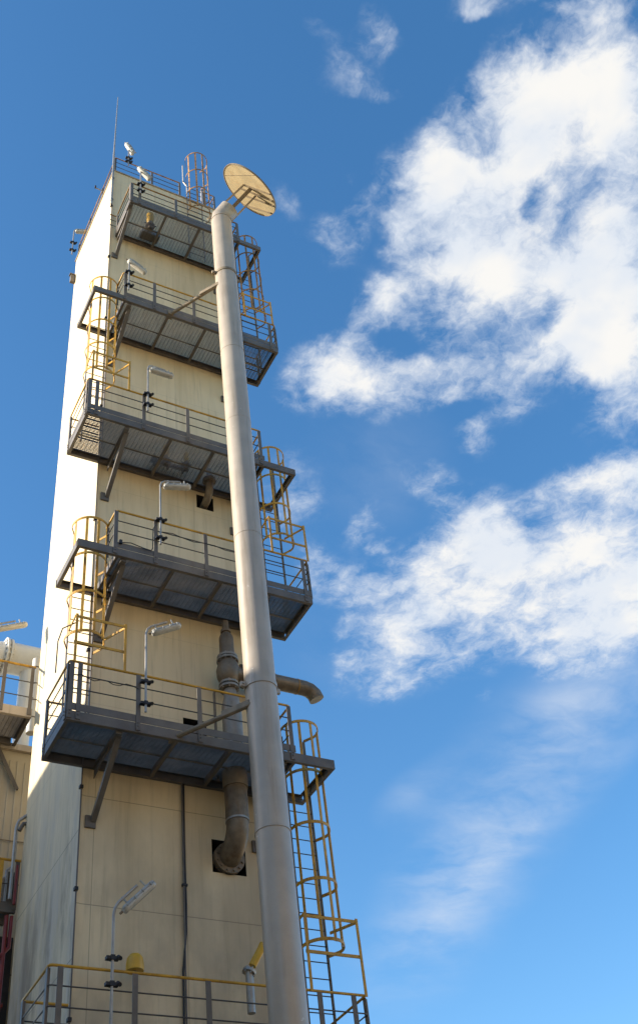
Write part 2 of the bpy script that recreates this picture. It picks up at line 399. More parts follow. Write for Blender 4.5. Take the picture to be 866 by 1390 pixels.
# ------------------------------------------------------------------ roof railing
rr=empty('roof_railing',(7.5,18.1,35.1),'weathered brown railing running round the top of the tower','railing')
zr=36.06
MB().tube([(8.1,18.02,zr),(5.72,18.02,zr),(5.72,21.8,zr),(9.4,21.8,zr),(9.4,18.02,zr),(8.95,18.02,zr)],.024,8).build('top_rail',M['rusty'],rr)
for dz in (.3,.6): MB().tube([(8.1,18.02,zr-dz),(5.72,18.02,zr-dz),(5.72,21.8,zr-dz),(9.4,21.8,zr-dz),(9.4,18.02,zr-dz),(8.95,18.02,zr-dz)],.013,6).build('mid_rail',M['rung'],rr)
for x,y in ((5.72,18.03),(7.05,18.02),(8.08,18.02),(8.98,18.02),(9.4,18.02),(5.72,19.3),(5.72,20.6),(5.72,21.8),(7,21.8),(8.2,21.8),(9.4,21.8),(9.4,19.3),(9.4,20.6)):
    MB().box((x-.035,y-.012,35.1),(x+.035,y+.012,zr-.02)).build('rail_post',M['steel'],rr)
rod=empty('lightning_rod',(5.62,17.95,32.7),'tall thin lightning rod standing at the front left roof corner','lightning rod')
MB().tube([(5.62,17.93,32.7),(5.62,17.93,36.2)],.035,8).build('mast',M['steel_light'],rod)
MB().tube([(5.62,17.93,36.2),(5.66,17.93,40.6)],.016,6,rs=[.03,.014]).build('tip',M['steel_light'],rod)
for z in (33.0,34.4): MB().box((5.59,17.90,z),(5.67,17.99,z+.06)).build('bracket',M['steel'],rod)

# ------------------------------------------------------------------ lamps
def lamp(px,py,zb,zt,d,label,length=.62,clampz=None,post_x=None,down=(0,0,-1)):
    t=empty('tube_lamp',(px,py,zb),label,'lamp','fluorescent lamps on railing poles')
    d=V(d).normalized(); top=V((px,py,zt)); 
    a=top-V((0,0,.14)); e=top+d*.10
    MB().tube([(px,py,zb),a,top-V((0,0,.04))+d*.03,e,top+d*(length*.75)],.024,8).build('pole',M['steel_light'],t)
    s=d.cross(V((0,0,1)))
    s=s.normalized() if s.length>.1 else V((0,1,0)); n=s.cross(d).normalized()   # upward normal
    off=-n*.155
    c0=top+d*.06+off; c1=top+d*(.06+length)+off
    def loft(ws,h0,h1,grow=1):
        vs=[];fs=[]; prof=[(0,.6),(.05,.92),(.12,1),(.88,1),(.95,.92),(1,.6)]
        for t_,k in prof:
            c=c0.lerp(c1,t_)
            for i,j in ((-1,h0),(-.95,(h0+h1)/2),(-.6,h1),(.6,h1),(.95,(h0+h1)/2),(1,h0)):
                vs.append(c+s*ws*i*k+n*(j*(.5+.5*k)))
        for q in range(len(prof)-1):
            for r_ in range(6): fs.append((q*6+r_,q*6+(r_+1)%6,(q+1)*6+(r_+1)%6,(q+1)*6+r_))
        fs.append((0,1,2,3,4,5)); fs.append(tuple(reversed([len(vs)-6+i for i in range(6)])))
        return vs,fs
    vs,fs=loft(.09,.0,.05); h=MB().add(vs,fs)
    for k in (.2,.8): c=c0.lerp(c1,k); h.bar(c+n*.03,c+n*.185,.035,.02,d)
    for k in (.12,.37,.62,.87):
        for j in (-1,1): c=c0.lerp(c1,k)+s*.093*j; h.bar(c-n*.02,c+n*.03,.012,.03,s)
    h.build('lamp_housing',M['lampbody'],t)
    vs,fs=loft(.084,-.003,-.06); MB().add(vs,fs,True).build('diffuser',M['diffuser'],t)
    c=c0-d*.02
    MB().cyl(c+n*.0,c-d*.05,.022,10).build('cable_gland',M['brace'],t)
    for z in (clampz or ()):
        m=MB(); m.box((px-.035,py-.035,z-.04),(px+.035,py+.05,z+.04)); m.box((px-.10,py-.02,z-.025),(px+.11,py+.07,z+.025)); m.cyl((px+.11,py-.05,z-.02),(px+.11,py+.04,z+.04),.035,8)
        m.build('clamp',M['black'],t)
    return t
yl=16.44
lamp(6.32,yl,12.25,14.25,(.45,-.1,.21),'tube lamp on pole rising from the broad valve platform rail',clampz=(12.45,12.95))
lamp(6.64,yl,16.65,18.62,(.55,-.12,.06),'tube lamp on the rail of the platform right above the safety valve',clampz=(16.85,17.4))
lamp(6.33,yl,20.98,22.80,(.45,0,.0),'tube lamp on the middle platform rail, tilted flat under the next deck',clampz=(21.25,21.65))
lamp(5.76,yl,25.85,27.45,(.40,0,-.25),'tube lamp with white diffuser beside the upper left ladder cage',clampz=(26.1,26.75))
lamp(6.08,yl+.06,31.4,33.1,(.34,0,-.42),'tube lamp on the left end of the topmost front platform rail',clampz=(31.6,32.0))
lamp(6.14,17.9,35.65,37.25,(.24,0,-.5),'small steeply tilted tube lamp on the roof front rail',clampz=(35.95,36.2))
lamp(5.80,yl,6.6,8.42,(.45,-.12,.45),'tube lamp angled steeply upward near the bottom edge, before the dull wall',length=.68,clampz=(7.2,7.6))
lamp(5.46,21.75,35.2,36.9,(.6,-.25,-.05),'small lamp leaning outward at the rear left corner of the tower roof',clampz=(35.5,36.0))

# ------------------------------------------------------------------ vent stack
SX,SY,SR=8.14,15.25,.298
st=empty('vent_stack',(SX,SY,-1.6),'tall pale round vent stack standing in front of the tower platforms','vent stack')
D=V((.45,-.591,.67)).normalized()
m=MB(); zz=[-1.6,9.43,16.25,22.75,29.15]
m.tube([(SX,SY,z) for z in zz],SR,48,True)
m.build('pipe',M['stack'],st)
el0=V((SX,SY,29.15)); b1=el0+V((0,0,.22)); b2=b1+D*.42
MB().tube([el0,b1,b2],SR,40,True).build('elbow',M['stack'],st)
for z,k in ((9.43,.012),(16.25,.006),(20.0,.004),(22.75,.006),(6.2,.01)):
    MB().cyl((SX,SY,z-.018),(SX,SY,z+.018),SR+k,48).build('weld_seam',M['stack'],st)
for z in (12.40,26.25):
    m=MB().cyl((SX,SY,z-.05),(SX,SY,z+.05),SR+.016,48); m.box((SX-SR-.12,SY-.03,z-.05),(SX-SR+.0,SY+.03,z+.05)); m.box((SX+SR,SY-.03,z-.05),(SX+SR+.10,SY+.03,z+.05)); m.cyl((SX-SR-.07,SY-.06,z),(SX-SR-.07,SY+.06,z),.018,6)
    m.build('clamp_band',M['stack'] if z<20 else M['brace'],st)
MB().cyl((SX,SY,29.13),(SX,SY,29.17),SR+.012,48).build('weld_seam',M['stack'],st)
# deflector disc
eh=V((-D.y,D.x,0)).normalized(); ev=D.cross(eh)
CC=V((8.776,14.512,30.313))+eh*.03
m=MB(); n=64; vs=[]
for off in (0,.025):
    for i in range(n): a=2*math.pi*i/n; vs.append(CC+(eh*math.cos(a)+ev*math.sin(a))*.98+D*off)
m.add(vs,[tuple(range(n-1,-1,-1)),tuple(range(n,2*n))]+[(i,(i+1)%n,n+(i+1)%n,n+i) for i in range(n)])
dd=m.build('deflector_disc',M['disc'],st)
m=MB()
for i in range(n):
    a=2*math.pi*i/n; b=2*math.pi*(i+1)/n
    m.bar(CC+(eh*math.cos(a)+ev*math.sin(a))*.98+D*.012,CC+(eh*math.cos(b)+ev*math.sin(b))*.98+D*.012,.02,.05,D)
m.build('rim',M['brace'],dd)
def dp(a,b,o=-.02): return CC+eh*(a-.03)+ev*b+D*o
for (a,b,c,d_) in ((-.19,.07,.06,-.95),(-.02,.33,.31,-.88),(.25,.31,.52,-.79),(.645,.72,.84,-.45)):
    MB().bar(dp(a,b),dp(c,d_),.035,.05,D).build('stiffener',M['brace'],dd)
MB().bar(dp(-.48,.82,-.006),dp(-.61,-.70,-.006),.012,.012,D).build('seam_strip',M['brace'],dd)
ce=b2
for (a,b,ax,mm) in ((-.19,.08,-.27,'stack'),(-.08,-.18,.02,'brace'),(.20,-.20,.27,'stack')):
    sidev=(dp(.25,-.2)-dp(-.19,.08)).normalized()
    p0=b1+sidev*ax-D*.02+(ev*-.0)
    MB().bar(p0-D*.30,dp(a,b,-.03),.11 if mm=='brace' else .055,.07,D.cross(sidev)).build('support_arm',M[mm],st)
# tie braces to the platforms
for z,x0 in ((11.95,6.98),(25.66,7.05)):
    MB().tube([(x0,16.62,z),(7.90,15.18,z)],.05,14).build('brace',M['brace'],st)
    MB().box((x0-.09,16.56,z-.07),(x0+.07,16.75,z+.09)).build('brace_plate',M['brace'],st); MB().bar((7.55,15.72,z+.03),(7.88,15.21,z+.03),.09,.12).build('brace_plate',M['brace'],st)

# ------------------------------------------------------------------ safety valve with its pipes
vx,vy=8.62,17.5
v=empty('safety_valve',(vx,vy,13.75),'tall stained safety valve standing by the wall behind the stack','valve')
MB().tube([(vx,vy,13.6),(vx,vy,13.85),(vx-.03,vy,14.0)],.22,28,rs=[.2,.15,.13]).build('reducer',M['insul'],v)
MB().flange((vx-.03,vy,14.04),(0,0,1),.215,.05).flange((vx-.03,vy,14.13),(0,0,1),.215,.05).build('inlet_flange',M['insul'],v)
MB().tube([(vx-.03,vy,14.15),(vx-.03,vy,14.22),(vx-.03,vy,14.34),(vx-.03,vy,14.50),(vx-.03,vy,14.64),(vx-.03,vy,14.72)],.2,28,rs=[.13,.2,.245,.255,.22,.19]).tube([(vx+.05,vy,14.44),(vx+.20,vy,14.44),(vx+.32,vy,14.44)],.17,24,rs=[.22,.18,.15]).build('body',M['brownpipe'],v)
MB().flange((vx-.03,vy,14.76),(0,0,1),.235,.05,10).flange((vx-.03,vy,14.84),(0,0,1),.225,.05,10).build('bonnet_flange',M['insul'],v)
MB().tube([(vx-.03,vy,14.86),(vx-.03,vy,15.38),(vx-.03,vy,15.46),(vx-.03,vy,15.5)],.16,24,rs=[.165,.16,.13,.09]).build('bonnet',M['brownpipe'],v)
MB().tube([(vx-.03,vy,15.5),(vx-.03,vy,15.85)],.075,14).tube([(vx-.03,vy,15.54),(vx-.03,vy,15.6)],.11,14).build('cap',M['brownpipe'],v)
MB().flange((vx+.36,vy,14.44),(1,0,0),.26,.05,10).flange((vx+.45,vy,14.44),(1,0,0),.26,.05,10).build('outlet_flange',M['brownpipe'],v)
dp_=empty('discharge_pipe',(9.2,vy,14.44),'stout brown stained discharge pipe sticking out right of the stack with a turned down end','pipe')
MB().tube([(vx+.48,vy,14.48),(10.25,vy,14.48),(10.42,vy+.0,14.48),(10.55,vy,14.45),(10.66,vy,14.36),(10.71,vy,14.24)],.17,28).build('pipe',M['brownpipe'],dp_)
MB().flange((9.62,vy,14.48),(1,0,0),.20,.05,8).box((9.5,vy-.06,14.2),(9.75,vy+.4,14.31)).build('collar',M['brownpipe'],dp_)
MB().cyl((10.22,vy,14.48),(10.25,vy,14.48),.176,28).build('weld_seam',M['rusty'],dp_)
rp=empty('relief_riser',(vx,vy,10.4),'thick brown pipe bending from a square wall opening up through the broad valve platform','pipe')
ex=8.60
path=[(ex,18.3,10.42)]+[(ex,18.02-.0-.52*math.sin(R(a)),10.42+.52*(1-math.cos(R(a)))) for a in range(0,91,10)]
MB().tube(path,.215,28).build('elbow',M['brownpipe'],rp)
MB().tube([(ex,vy,10.94),(ex,vy,11.65)],.225,28).build('pipe',M['brownpipe'],rp)
MB().cyl((ex,vy,11.65),(ex,vy,12.02),.25,28).build('sleeve',M['brace'],rp)
MB().tube([(vx,vy,12.1),(vx,vy,13.6)],.205,28).build('pipe',M['insul'],rp)
for z in (12.25,12.62): MB().cyl((vx,vy,z),(vx,vy,z+.03),.212,28).build('weld_seam',M['steel_light'],rp)
MB().cyl((ex,vy,10.93),(ex,vy,10.97),.232,28).build('weld_seam',M['steel_light'],rp)
MB().flange((ex,18.02,10.42),(0,1,0),.31,.05,12).flange((ex,17.93,10.42),(0,1,0),.31,.05,12).build('flange',M['brownpipe'],rp)
tag(MB().tube([(8.34,17.72,11.95),(8.34,17.72,14.0),(8.36,17.72,14.08),(8.5,17.7,14.1)],.03,10).build('drain_pipe',M['brownpipe']),'slim vertical drain pipe left of the thick pipe under the safety valve','pipe')
# smaller outlet under the middle platform
op=empty('outlet_elbow',(8.45,17.7,20.0),'small rusty pipe elbow with a flange entering a square wall opening under the middle platform','pipe')
path=[(8.46,18.3,19.98)]+[(8.46,18.0-.34*math.sin(R(a)),19.98+.34*(1-math.cos(R(a)))) for a in range(0,91,15)]+[(8.46,17.66,20.55)]
MB().tube(path,.10,20).build('pipe',M['brownpipe'],op)
MB().flange((8.46,17.66,20.5),(0,0,1),.17,.03,8).flange((8.46,17.66,20.55),(0,0,1),.17,.03,8).build('flange',M['insul'],op)
MB().tube([(8.46,17.66,20.6),(8.46,17.66,20.95)],.07,14).build('stub',M['insul'],op)

def small_valve(x,y,z,label,s=1.0,col='valveyellow'):
    t=empty('hand_valve',(x,y,z),label,'valve')
    MB().tube([(x,y,z),(x,y,z+.25*s)],.05*s,12).flange((x,y,z+.1*s),(0,0,1),.10*s,.03,6).build('body',M['brownpipe'],t)
    MB().tube([(x,y,z+.25*s),(x,y,z+.32*s),(x,y,z+.55*s),(x,y,z+.62*s)],.06*s,14,rs=[.05*s,.075*s,.075*s,.03*s]).build('cap',M[col],t)
    MB().tube([(x-.13*s,y,z+.16*s),(x+.13*s,y,z+.16*s)],.02,8).build('handle',M['black'],t)
    return t
small_valve(7.25,17.55,P3+.2,'yellow capped valve on the middle platform, the left of two',1.1)
small_valve(7.78,17.5,P3+.2,'yellow capped valve on the middle platform, the right of two',.9)
small_valve(6.75,17.4,P1+.2,'yellow capped valve seen through the topmost platform grating',1.5)
tag(MB().box((6.55,17.55,P1+.21),(7.15,17.85,P1+.5)).box((6.6,17.6,P1+.5),(7.1,17.8,P1+.56)).build('instrument_box',M['lampbody'],bevel=.01),'flat grey instrument box lying on the topmost platform grating','box')
t=empty('pipe_manifold',(7.3,17.6,P3+.2),'dark small bore pipe manifold on the middle platform deck','pipe')
MB().tube([(6.9,17.7,P3+.35),(7.9,17.7,P3+.35)],.05,10).build('pipe',M['brownpipe'],t)
for x in (7.0,7.35,7.75): MB().tube([(x,17.7,P3+.21),(x,17.7,P3+.6)],.035,8).flange((x,17.7,P3+.45),(0,0,1),.08,.03,6).build('branch',M['brownpipe'],t)
# junction box and cable on P4
t=empty('junction_box',(6.0,16.62,P4+.3),'tiny dark junction box with looping cable, left end of the second platform rail','box')
MB().box((5.74,16.50,P4+.32),(5.80,16.56,P4+.42)).build('box',M['black'],t)
MB().tube([(5.80,16.52,P4+.36),(6.0,16.52,P4+.41),(6.3,16.52,P4+.35),(6.46,16.52,P4+.34),(6.49,16.52,P4+.42),(6.50,16.52,P4+1.0),(6.55,16.5,P4+1.12)],.011,6).build('cable',M['black'],t)
for b,xa,xb,lab in ((P5,4.95,6.2,'thin black cable tied along the front rail of the broad valve platform'),(P4,6.7,9.2,'thin sagging cable along the front rail of the second platform')):
    pts=[(xa+(xb-xa)*i/10,16.50,b+.93+.04*math.sin(i*1.7)+.03*abs(i-5)/5) for i in range(11)]
    tag(MB().tube(pts,.009,6).build('rail_cable',M['black']),lab,'cable')
# bottom items
t=empty('yellow_valve',(8.85,17.45,8.1),'yellow handled valve poking out left of the stack at the bottom edge','valve')
MB().tube([(8.72,17.5,8.2),(8.88,17.45,8.48),(8.93,17.43,8.58)],.07,14).build('handle',M['valveyellow'],t)
MB().flange((8.66,17.52,8.1),(.4,0,.9),.12,.05,6).tube([(8.66,17.52,7.4),(8.66,17.52,8.1)],.07,12).build('body',M['steel_light'],t)
t=empty('domed_detector',(6.6,17.6,7.6),'round yellow dome just showing at the bottom edge before the wall','detector')
MB().tube([(6.6,17.6,7.95),(6.6,17.6,8.06),(6.6,17.6,8.16),(6.6,17.6,8.22),(6.6,17.6,8.25)],.15,20,rs=[.15,.15,.135,.09,.02]).build('dome',M['valveyellow'],t)
MB().cyl((6.6,17.6,6.55),(6.6,17.6,7.95),.035,12).build('stem',M['steel'],t)
tag(MB().box((5.50,21.76,33.55),(5.66,21.87,33.95)).box((5.46,21.74,33.952),(5.66,21.88,34.0)).build('wall_box',M['steel']),'small dark box fixed on the sunlit side near the top rear edge of the tower','box')
t=empty('roof_valve_lever',(5.5,18.6,35.2),'tiny horizontal lever pipe jutting out left of the roof edge','pipe')
MB().tube([(5.75,19.0,35.3),(5.35,19.0,35.35)],.02,8).build('arm',M['steel_light'],t)
MB().cyl((5.35,18.97,35.28),(5.35,18.97,35.42),.03,8).build('knob',M['black'],t)

# ------------------------------------------------------------------ neighbour plant on the left
nb=empty('neighbour_building',(6.2,26,-1.6),'buff ribbed wall of the lower building behind the left edge of the tower','building')
m=MB(); m.box((4.3,23.4,-1.6),(9.3,30,15.55))
m.build('wall',M['ribwall'],nb)
m=MB()
x=4.3
while x<6.6: m.box((x,23.38,-1.6),(x+.045,23.398,15.3)); x+=.18
m.build('wall_rib',M['ribwall'],nb)
MB().box((4.2,23.3,15.552),(9.4,30.1,15.72)).build('roof_edge',M['stack'],nb)
for z in (13.2,10.2): MB().box((4.28,23.345,z),(6.6,23.358,z+.02)).build('seam',M['brace'],nb)
np_=empty('neighbour_platform',(5.0,22.7,15.62),'grey platform with yellow rail at the left edge beside the white ducts','platform')
S=M['steel']; b=15.62
MB().channel((4.2,22.0,b),(5.62,22.0,b),.24,.08,(0,1,0)).build('front_beam',M['stack'],np_)
MB().channel((5.62,22.08,b),(5.62,23.28,b),.22,.08,(-1,0,0)).build('side_beam',S,np_)
MB().channel((4.2,23.28,b),(5.5,23.28,b),.22,.08,(0,-1,0)).build('rear_beam',S,np_)
m=MB(); y=22.1
while y<23.25: m.box((4.2,y-.003,b+.18),(5.54,y+.003,b+.212)); y+=.04
x=4.2
while x<5.52: m.box((x-.004,22.09,b+.19),(x+.004,23.24,b+.206)); x+=.1
m.build('floor_grating',M['grate'],np_)
for x in (4.88,5.55): MB().box((x-.045,21.98,b+.05),(x+.045,21.997,b+1.42)).build('rail_post',S,np_)
MB().tube([(4.1,22.0,b+1.44),(5.62,22.0,b+1.44)],.03,8).build('top_rail',M['yellow'],np_)
for z in (.55,.98): MB().tube([(4.1,22.0,b+z),(5.62,22.0,b+z)],.014,6).build('mid_rail',M['rung'],np_)
m=MB().angle((5.15,23.25,b),(5.75,23.25,b-1.15),.10,.012,(0,1,0)).build('strut',S,np_)
du=empty('white_duct',(5.2,23.6,15.8),'big white insulated duct with bolted flange and vertical legs at the left edge','duct')
MB().tube([(5.25,24.0,18.75),(6.9,24.0,18.75)],.42,32).build('main_duct',M['white'],du)
MB().tube([(5.21,24.0,18.75),(4.95,24.0,18.66),(4.76,24.0,18.42),(4.70,24.0,18.0),(4.70,24.0,15.8)],.40,28).build('bend',M['white'],du)
MB().flange((5.25,24.0,18.75),(1,0,0),.52,.05,18).flange((5.36,24.0,18.75),(1,0,0),.50,.05,18).build('flange',M['white'],du)
MB().tube([(5.92,24.0,15.75),(5.92,24.0,18.45)],.20,24).build('leg_pipe',M['white'],du)
sp_=empty('slim_insulated_pipe',(6.0,22.9,15.8),'slender white pipe with ring bands between duct and tower edge','pipe')
MB().tube([(5.86,22.9,15.8),(5.86,22.9,18.0)],.11,18).build('pipe',M['white'],sp_)
for z in (16.2,16.7,17.2,17.7): MB().cyl((5.86,22.9,z),(5.86,22.9,z+.03),.118,18).build('band',M['steel'],sp_)
lamp(4.42,21.85,16.5,17.95,(.5,-.1,.18),'lit edge tube lamp before the white duct at the far left',length=.75,clampz=(16.9,))
bpy.data.objects[-1] if False else None
# lower left small platform, pole, red pipes
lp=empty('small_side_platform',(5.2,22.3,10.88),'small dark platform with ochre rail at the lower left edge','platform')
b=10.88
MB().channel((4.6,22.0,b),(5.66,22.0,b),.22,.08,(0,1,0)).build('front_beam',S,lp)
MB().channel((4.6,23.3,b),(5.66,23.3,b),.22,.08,(0,-1,0)).build('rear_beam',S,lp)
m=MB(); y=22.1
while y<23.25: m.box((4.6,y-.003,b+.18),(5.6,y+.003,b+.212)); y+=.04
m.box((4.6,22.6,b+.02),(5.6,22.68,b+.17)); m.build('floor_grating',M['grate'],lp)
for x in (5.28,5.62): MB().box((x-.045,21.98,b+.05),(x+.045,21.997,b+1.1)).build('rail_post',M['yellow'] if x<5.5 else S,lp)
MB().tube([(4.4,22.0,b+1.13),(5.68,22.0,b+1.13)],.03,8).build('top_rail',M['yellow'],lp)
MB().tube([(4.4,22.0,b+.6),(5.68,22.0,b+.6)],.014,6).build('mid_rail',M['rung'],lp)
cb=empty('equipment_rack',(5.6,22.2,9.0),'dark cluster of small pipes and boxes on the lower left platform','equipment')
MB().box((5.50,22.25,b+.22),(5.68,22.6,b+1.0)).build('cabinet',M['steel'],cb)
for x,h in ((5.36,.75),(5.44,.95)): MB().tube([(x,22.15,b+.2),(x,22.15,b+h),(x+.1,22.2,b+h+.12)],.035,10).build('pipe',M['steel_light'],cb)
MB().tube([(5.60,21.94,b+.15),(5.60,21.94,b+1.0)],.03,8).build('conduit',M['redpipe'],cb)
rd=empty('red_pipework',(5.4,22.3,8.2),'dark red pipes hanging below the small platform at the lower left','pipe')
MB().tube([(5.52,22.1,7.5),(5.52,22.1,10.85)],.045,10).build('pipe',M['redpipe'],rd)
MB().tube([(4.6,22.1,9.9),(5.2,22.1,9.9),(5.45,22.1,10.0),(5.62,22.1,10.2),(5.62,22.1,10.85)],.04,10).build('pipe',M['redpipe'],rd)
MB().tube([(4.6,22.2,9.1),(5.62,22.2,9.1)],.05,10).build('pipe',M['redpipe'],rd)
MB().box((5.2,22.5,6.5),(5.8,23.2,10.6)).build('dark_cabinet',M['dark'],rd)
pl_=empty('goose_neck_lamp',(5.5,21.9,11.0),'bent galvanised pole with a small lamp end at the lower left beside the tower','lamp')
MB().tube([(5.49,21.9,11.1),(5.49,21.9,12.7),(5.53,21.88,12.86),(5.66,21.85,12.98),(5.80,21.8,13.05)],.035,10).build('pole',M['steel_light'],pl_)
MB().tube([(5.55,21.85,12.62),(5.62,21.83,12.78),(5.76,21.8,12.8)],.045,10).build('lamp_head',M['steel'],pl_)

# ------------------------------------------------------------------ neighbouring hall (left of the frame) that shades the lower tower
hl=empty('industrial_hall',(-24,20,-1.6),'long clad industrial hall standing left of the tower beyond the yard','building')
MB().box((-34,-4,-1.6),(-14,40,20.3)).build('wall',M['hall'],hl)
MB().box((-34.3,-4.3,20.302),(-13.8,40.3,20.44)).build('roof',M['steel'],hl)
for k in range(8):
    y=-1+k*5
    f=MB().box((-13.96,y,8),(-13.9,y+3,9.6)).build('window',M['steel'],hl); MB().box((-13.9,y+.1,8.1),(-13.88,y+2.9,9.5)).build('pane',M['dark'],f)

# buff blocks added out of frame to block low sky and bounce warm light
for (x0,y0,x1,y1,h,lab) in ((-20,-46,50,-24,26,'wide buff block added unseen behind the viewpoint to bounce warm light'),(52,-24,70,46,13,'low buff block added unseen on the right to bounce warm light')):
    wb=empty('bounce_block',((x0+x1)/2,(y0+y1)/2,-1.6),lab,'building')
    MB().box((x0,y0,-1.6),(x1,y1,h)).build('wall',M['buff'],wb)
    MB().box((x0-.3,y0-.3,h+.002),(x1+.3,y1+.3,h+.15)).build('roof',M['steel'],wb)
    if y0<-30:
        for k in range(9):
            x=-16+k*7; f=MB().box((x,y1,3),(x+3.5,y1+.08,5)).build('window',M['steel'],wb); MB().box((x+.1,y1+.08,3.1),(x+3.4,y1+.10,4.9)).build('pane',M['dark'],f)
    else:
        for k in range(8):
            y=-20+k*8; f=MB().box((x0-.08,y,3),(x0,y+3.5,5)).build('window',M['steel'],wb); MB().box((x0-.10,y+.1,3.1),(x0-.08,y+3.4,4.9)).build('pane',M['dark'],f)

# ------------------------------------------------------------------ world: sky and clouds
BLOBS = [(0.522, 0.219, 0.1043, 0.0835, 2.34, 1.0),
 (0.479, 0.19, 0.0777, 0.0203, 2.879, 0.6),
 (0.48, 0.281, 0.0812, 0.0551, 2.558, 0.95),
 (0.441, 0.319, 0.0596, 0.0344, 2.047, 0.45),
 (0.544, 0.285, 0.1326, 0.0872, 2.888, 1.0),
 (0.576, 0.242, 0.1054, 0.0794, 0.511, 0.9),
 (0.535, 0.354, 0.1395, 0.0877, -3.08, 1.05),
 (0.645, 0.324, 0.0991, 0.0698, 0.611, 0.8),
 (0.458, 0.375, 0.0886, 0.0687, 2.943, 0.75),
 (0.442, 0.391, 0.0572, 0.0504, -2.94, 0.5),
 (0.539, 0.437, 0.1607, 0.094, -2.994, 1.1),
 (0.659, 0.4, 0.1178, 0.0922, -2.978, 0.9),
 (0.742, 0.454, 0.1735, 0.113, 0.684, 1.4),
 (0.619, 0.484, 0.1464, 0.0788, 3.134, 0.8),
 (0.529, 0.512, 0.1115, 0.0854, 2.646, 0.8),
 (0.481, 0.543, 0.0774, 0.063, 1.912, 0.5),
 (0.475, 0.662, 0.0929, 0.083, 1.182, 1.2),
 (0.554, 0.635, 0.1278, 0.0713, 2.813, 0.8),
 (0.482, 0.613, 0.101, 0.0479, -2.975, 0.5),
 (0.601, 0.58, 0.1034, 0.076, 2.962, 0.65),
 (0.692, 0.59, 0.0956, 0.0806, -2.279, 0.65),
 (0.727, 0.505, 0.1201, 0.0818, 2.987, 0.9),
 (0.827, 0.554, 0.1047, 0.0728, -2.421, 0.7),
 (0.681, 0.673, 0.0585, 0.0356, -2.722, 0.35),
 (0.319, 0.321, 0.0469, 0.0368, 2.422, 0.42),
 (0.278, 0.309, 0.0393, 0.019, 3.057, 0.3),
 (0.348, 0.33, 0.0305, 0.0185, 2.761, 0.4),
 (0.332, 0.28, 0.0302, 0.0244, -2.697, 0.5),
 (0.414, 0.224, 0.0546, 0.0247, 2.744, 0.65),
 (0.394, 0.492, 0.0617, 0.0507, -2.64, 0.62),
 (0.457, 0.461, 0.0464, 0.0314, 0.942, 0.5),
 (0.33, 0.477, 0.0268, 0.0256, 0.58, 0.42),
 (0.405, 0.444, 0.0461, 0.0301, 1.462, 0.5),
 (0.666, 0.764, 0.078, 0.0472, -2.994, 0.55),
 (0.628, 0.852, 0.0802, 0.0327, 1.255, 0.6),
 (0.517, 0.843, 0.1326, 0.0677, 1.08, 0.5),
 (0.607, 0.958, 0.084, 0.0451, 1.192, 0.4),
 (0.687, 0.681, 0.0652, 0.0444, -2.755, 0.4),
 (0.668, 0.884, 0.026, 0.0211, 0.723, 0.45),
 (0.892, 0.675, 0.1521, 0.0778, 2.519, 0.85),
 (1.028, 0.792, 0.2891, 0.1493, 0.773, 1.3),
 (0.912, 0.803, 0.154, 0.1171, -2.915, 0.85),
 (0.78, 0.807, 0.1198, 0.0904, 0.663, 0.95),
 (0.825, 0.876, 0.1618, 0.1296, -2.809, 0.9),
 (0.957, 0.929, 0.2119, 0.1338, -2.902, 0.8),
 (0.756, 0.943, 0.1505, 0.1316, 1.659, 0.75),
 (0.654, 0.972, 0.1157, 0.0656, -2.604, 0.45),
 (0.809, 1.064, 0.1825, 0.1106, 0.927, 0.85),
 (0.896, 1.005, 0.1849, 0.1247, 0.785, 0.5),
 (1.07, 0.943, 0.1794, 0.1421, 0.842, 0.8),
 (0.828, 1.153, 0.0992, 0.0727, 0.815, 0.5),
 (1.07, 1.02, 0.1108, 0.0765, 3.139, 0.4),
 (1.006, 1.133, 0.037, 0.0262, 0.679, 0.3),
 (0.746, 1.133, 0.1416, 0.0362, 1.166, 0.45),
 (0.557, 0.364, 0.0333, 0.0237, -2.857, -0.7),
 (0.659, 0.491, 0.0505, 0.037, -2.727, -0.6),
 (0.542, 0.582, 0.0607, 0.0249, -3.094, -0.4),
 (0.478, 0.344, 0.0278, 0.0222, 3.029, -0.35),
 (0.626, 0.37, 0.0375, 0.0245, 0.741, -0.4),
 (0.903, 0.722, 0.0543, 0.04, 0.464, -0.4),
 (0.627, 0.654, 0.0642, 0.0276, 2.542, -0.3),
 (0.798, 0.763, 0.0377, 0.0297, -2.989, -0.2),
 (0.446, 0.59, 0.0476, 0.0319, 2.267, -0.3),
 (0.512, 0.468, 0.033, 0.0269, 0.679, -0.35)]
CIRRUS = [(1.245, 1.422, 0.8149, 0.2275, -1.811, 1.0), (1.179, 1.107, 0.2704, 0.1589, 1.49, 0.8), (1.347, 1.847, 0.6371, 0.2138, -1.928, 0.7), (1.348, 1.474, 0.5313, 0.0795, 1.571, 0.5), (1.039, 1.419, 0.1535, 0.066, 1.513, 0.5), (0.59, 0.773, 0.1347, 0.1168, 0.538, 0.5), (0.745, 1.096, 0.1985, 0.1108, -2.528, 0.4)]
SKY=.15
wd=bpy.data.worlds.new('World'); bpy.context.scene.world=wd; wd.use_nodes=True
nt=wd.node_tree; N=nt.nodes; L=nt.links; N.clear()
out=N.new('ShaderNodeOutputWorld')
sky=N.new('ShaderNodeTexSky'); sky.sky_type='NISHITA'; sky.sun_disc=False; sky.sun_elevation=EL; sky.sun_rotation=math.atan2(SUN.x,SUN.y)
sky.air_density=1.0; sky.dust_density=.6; sky.ozone_density=1.5; sky.altitude=200
bgs=N.new('ShaderNodeBackground'); bgs.inputs['Strength'].default_value=SKY
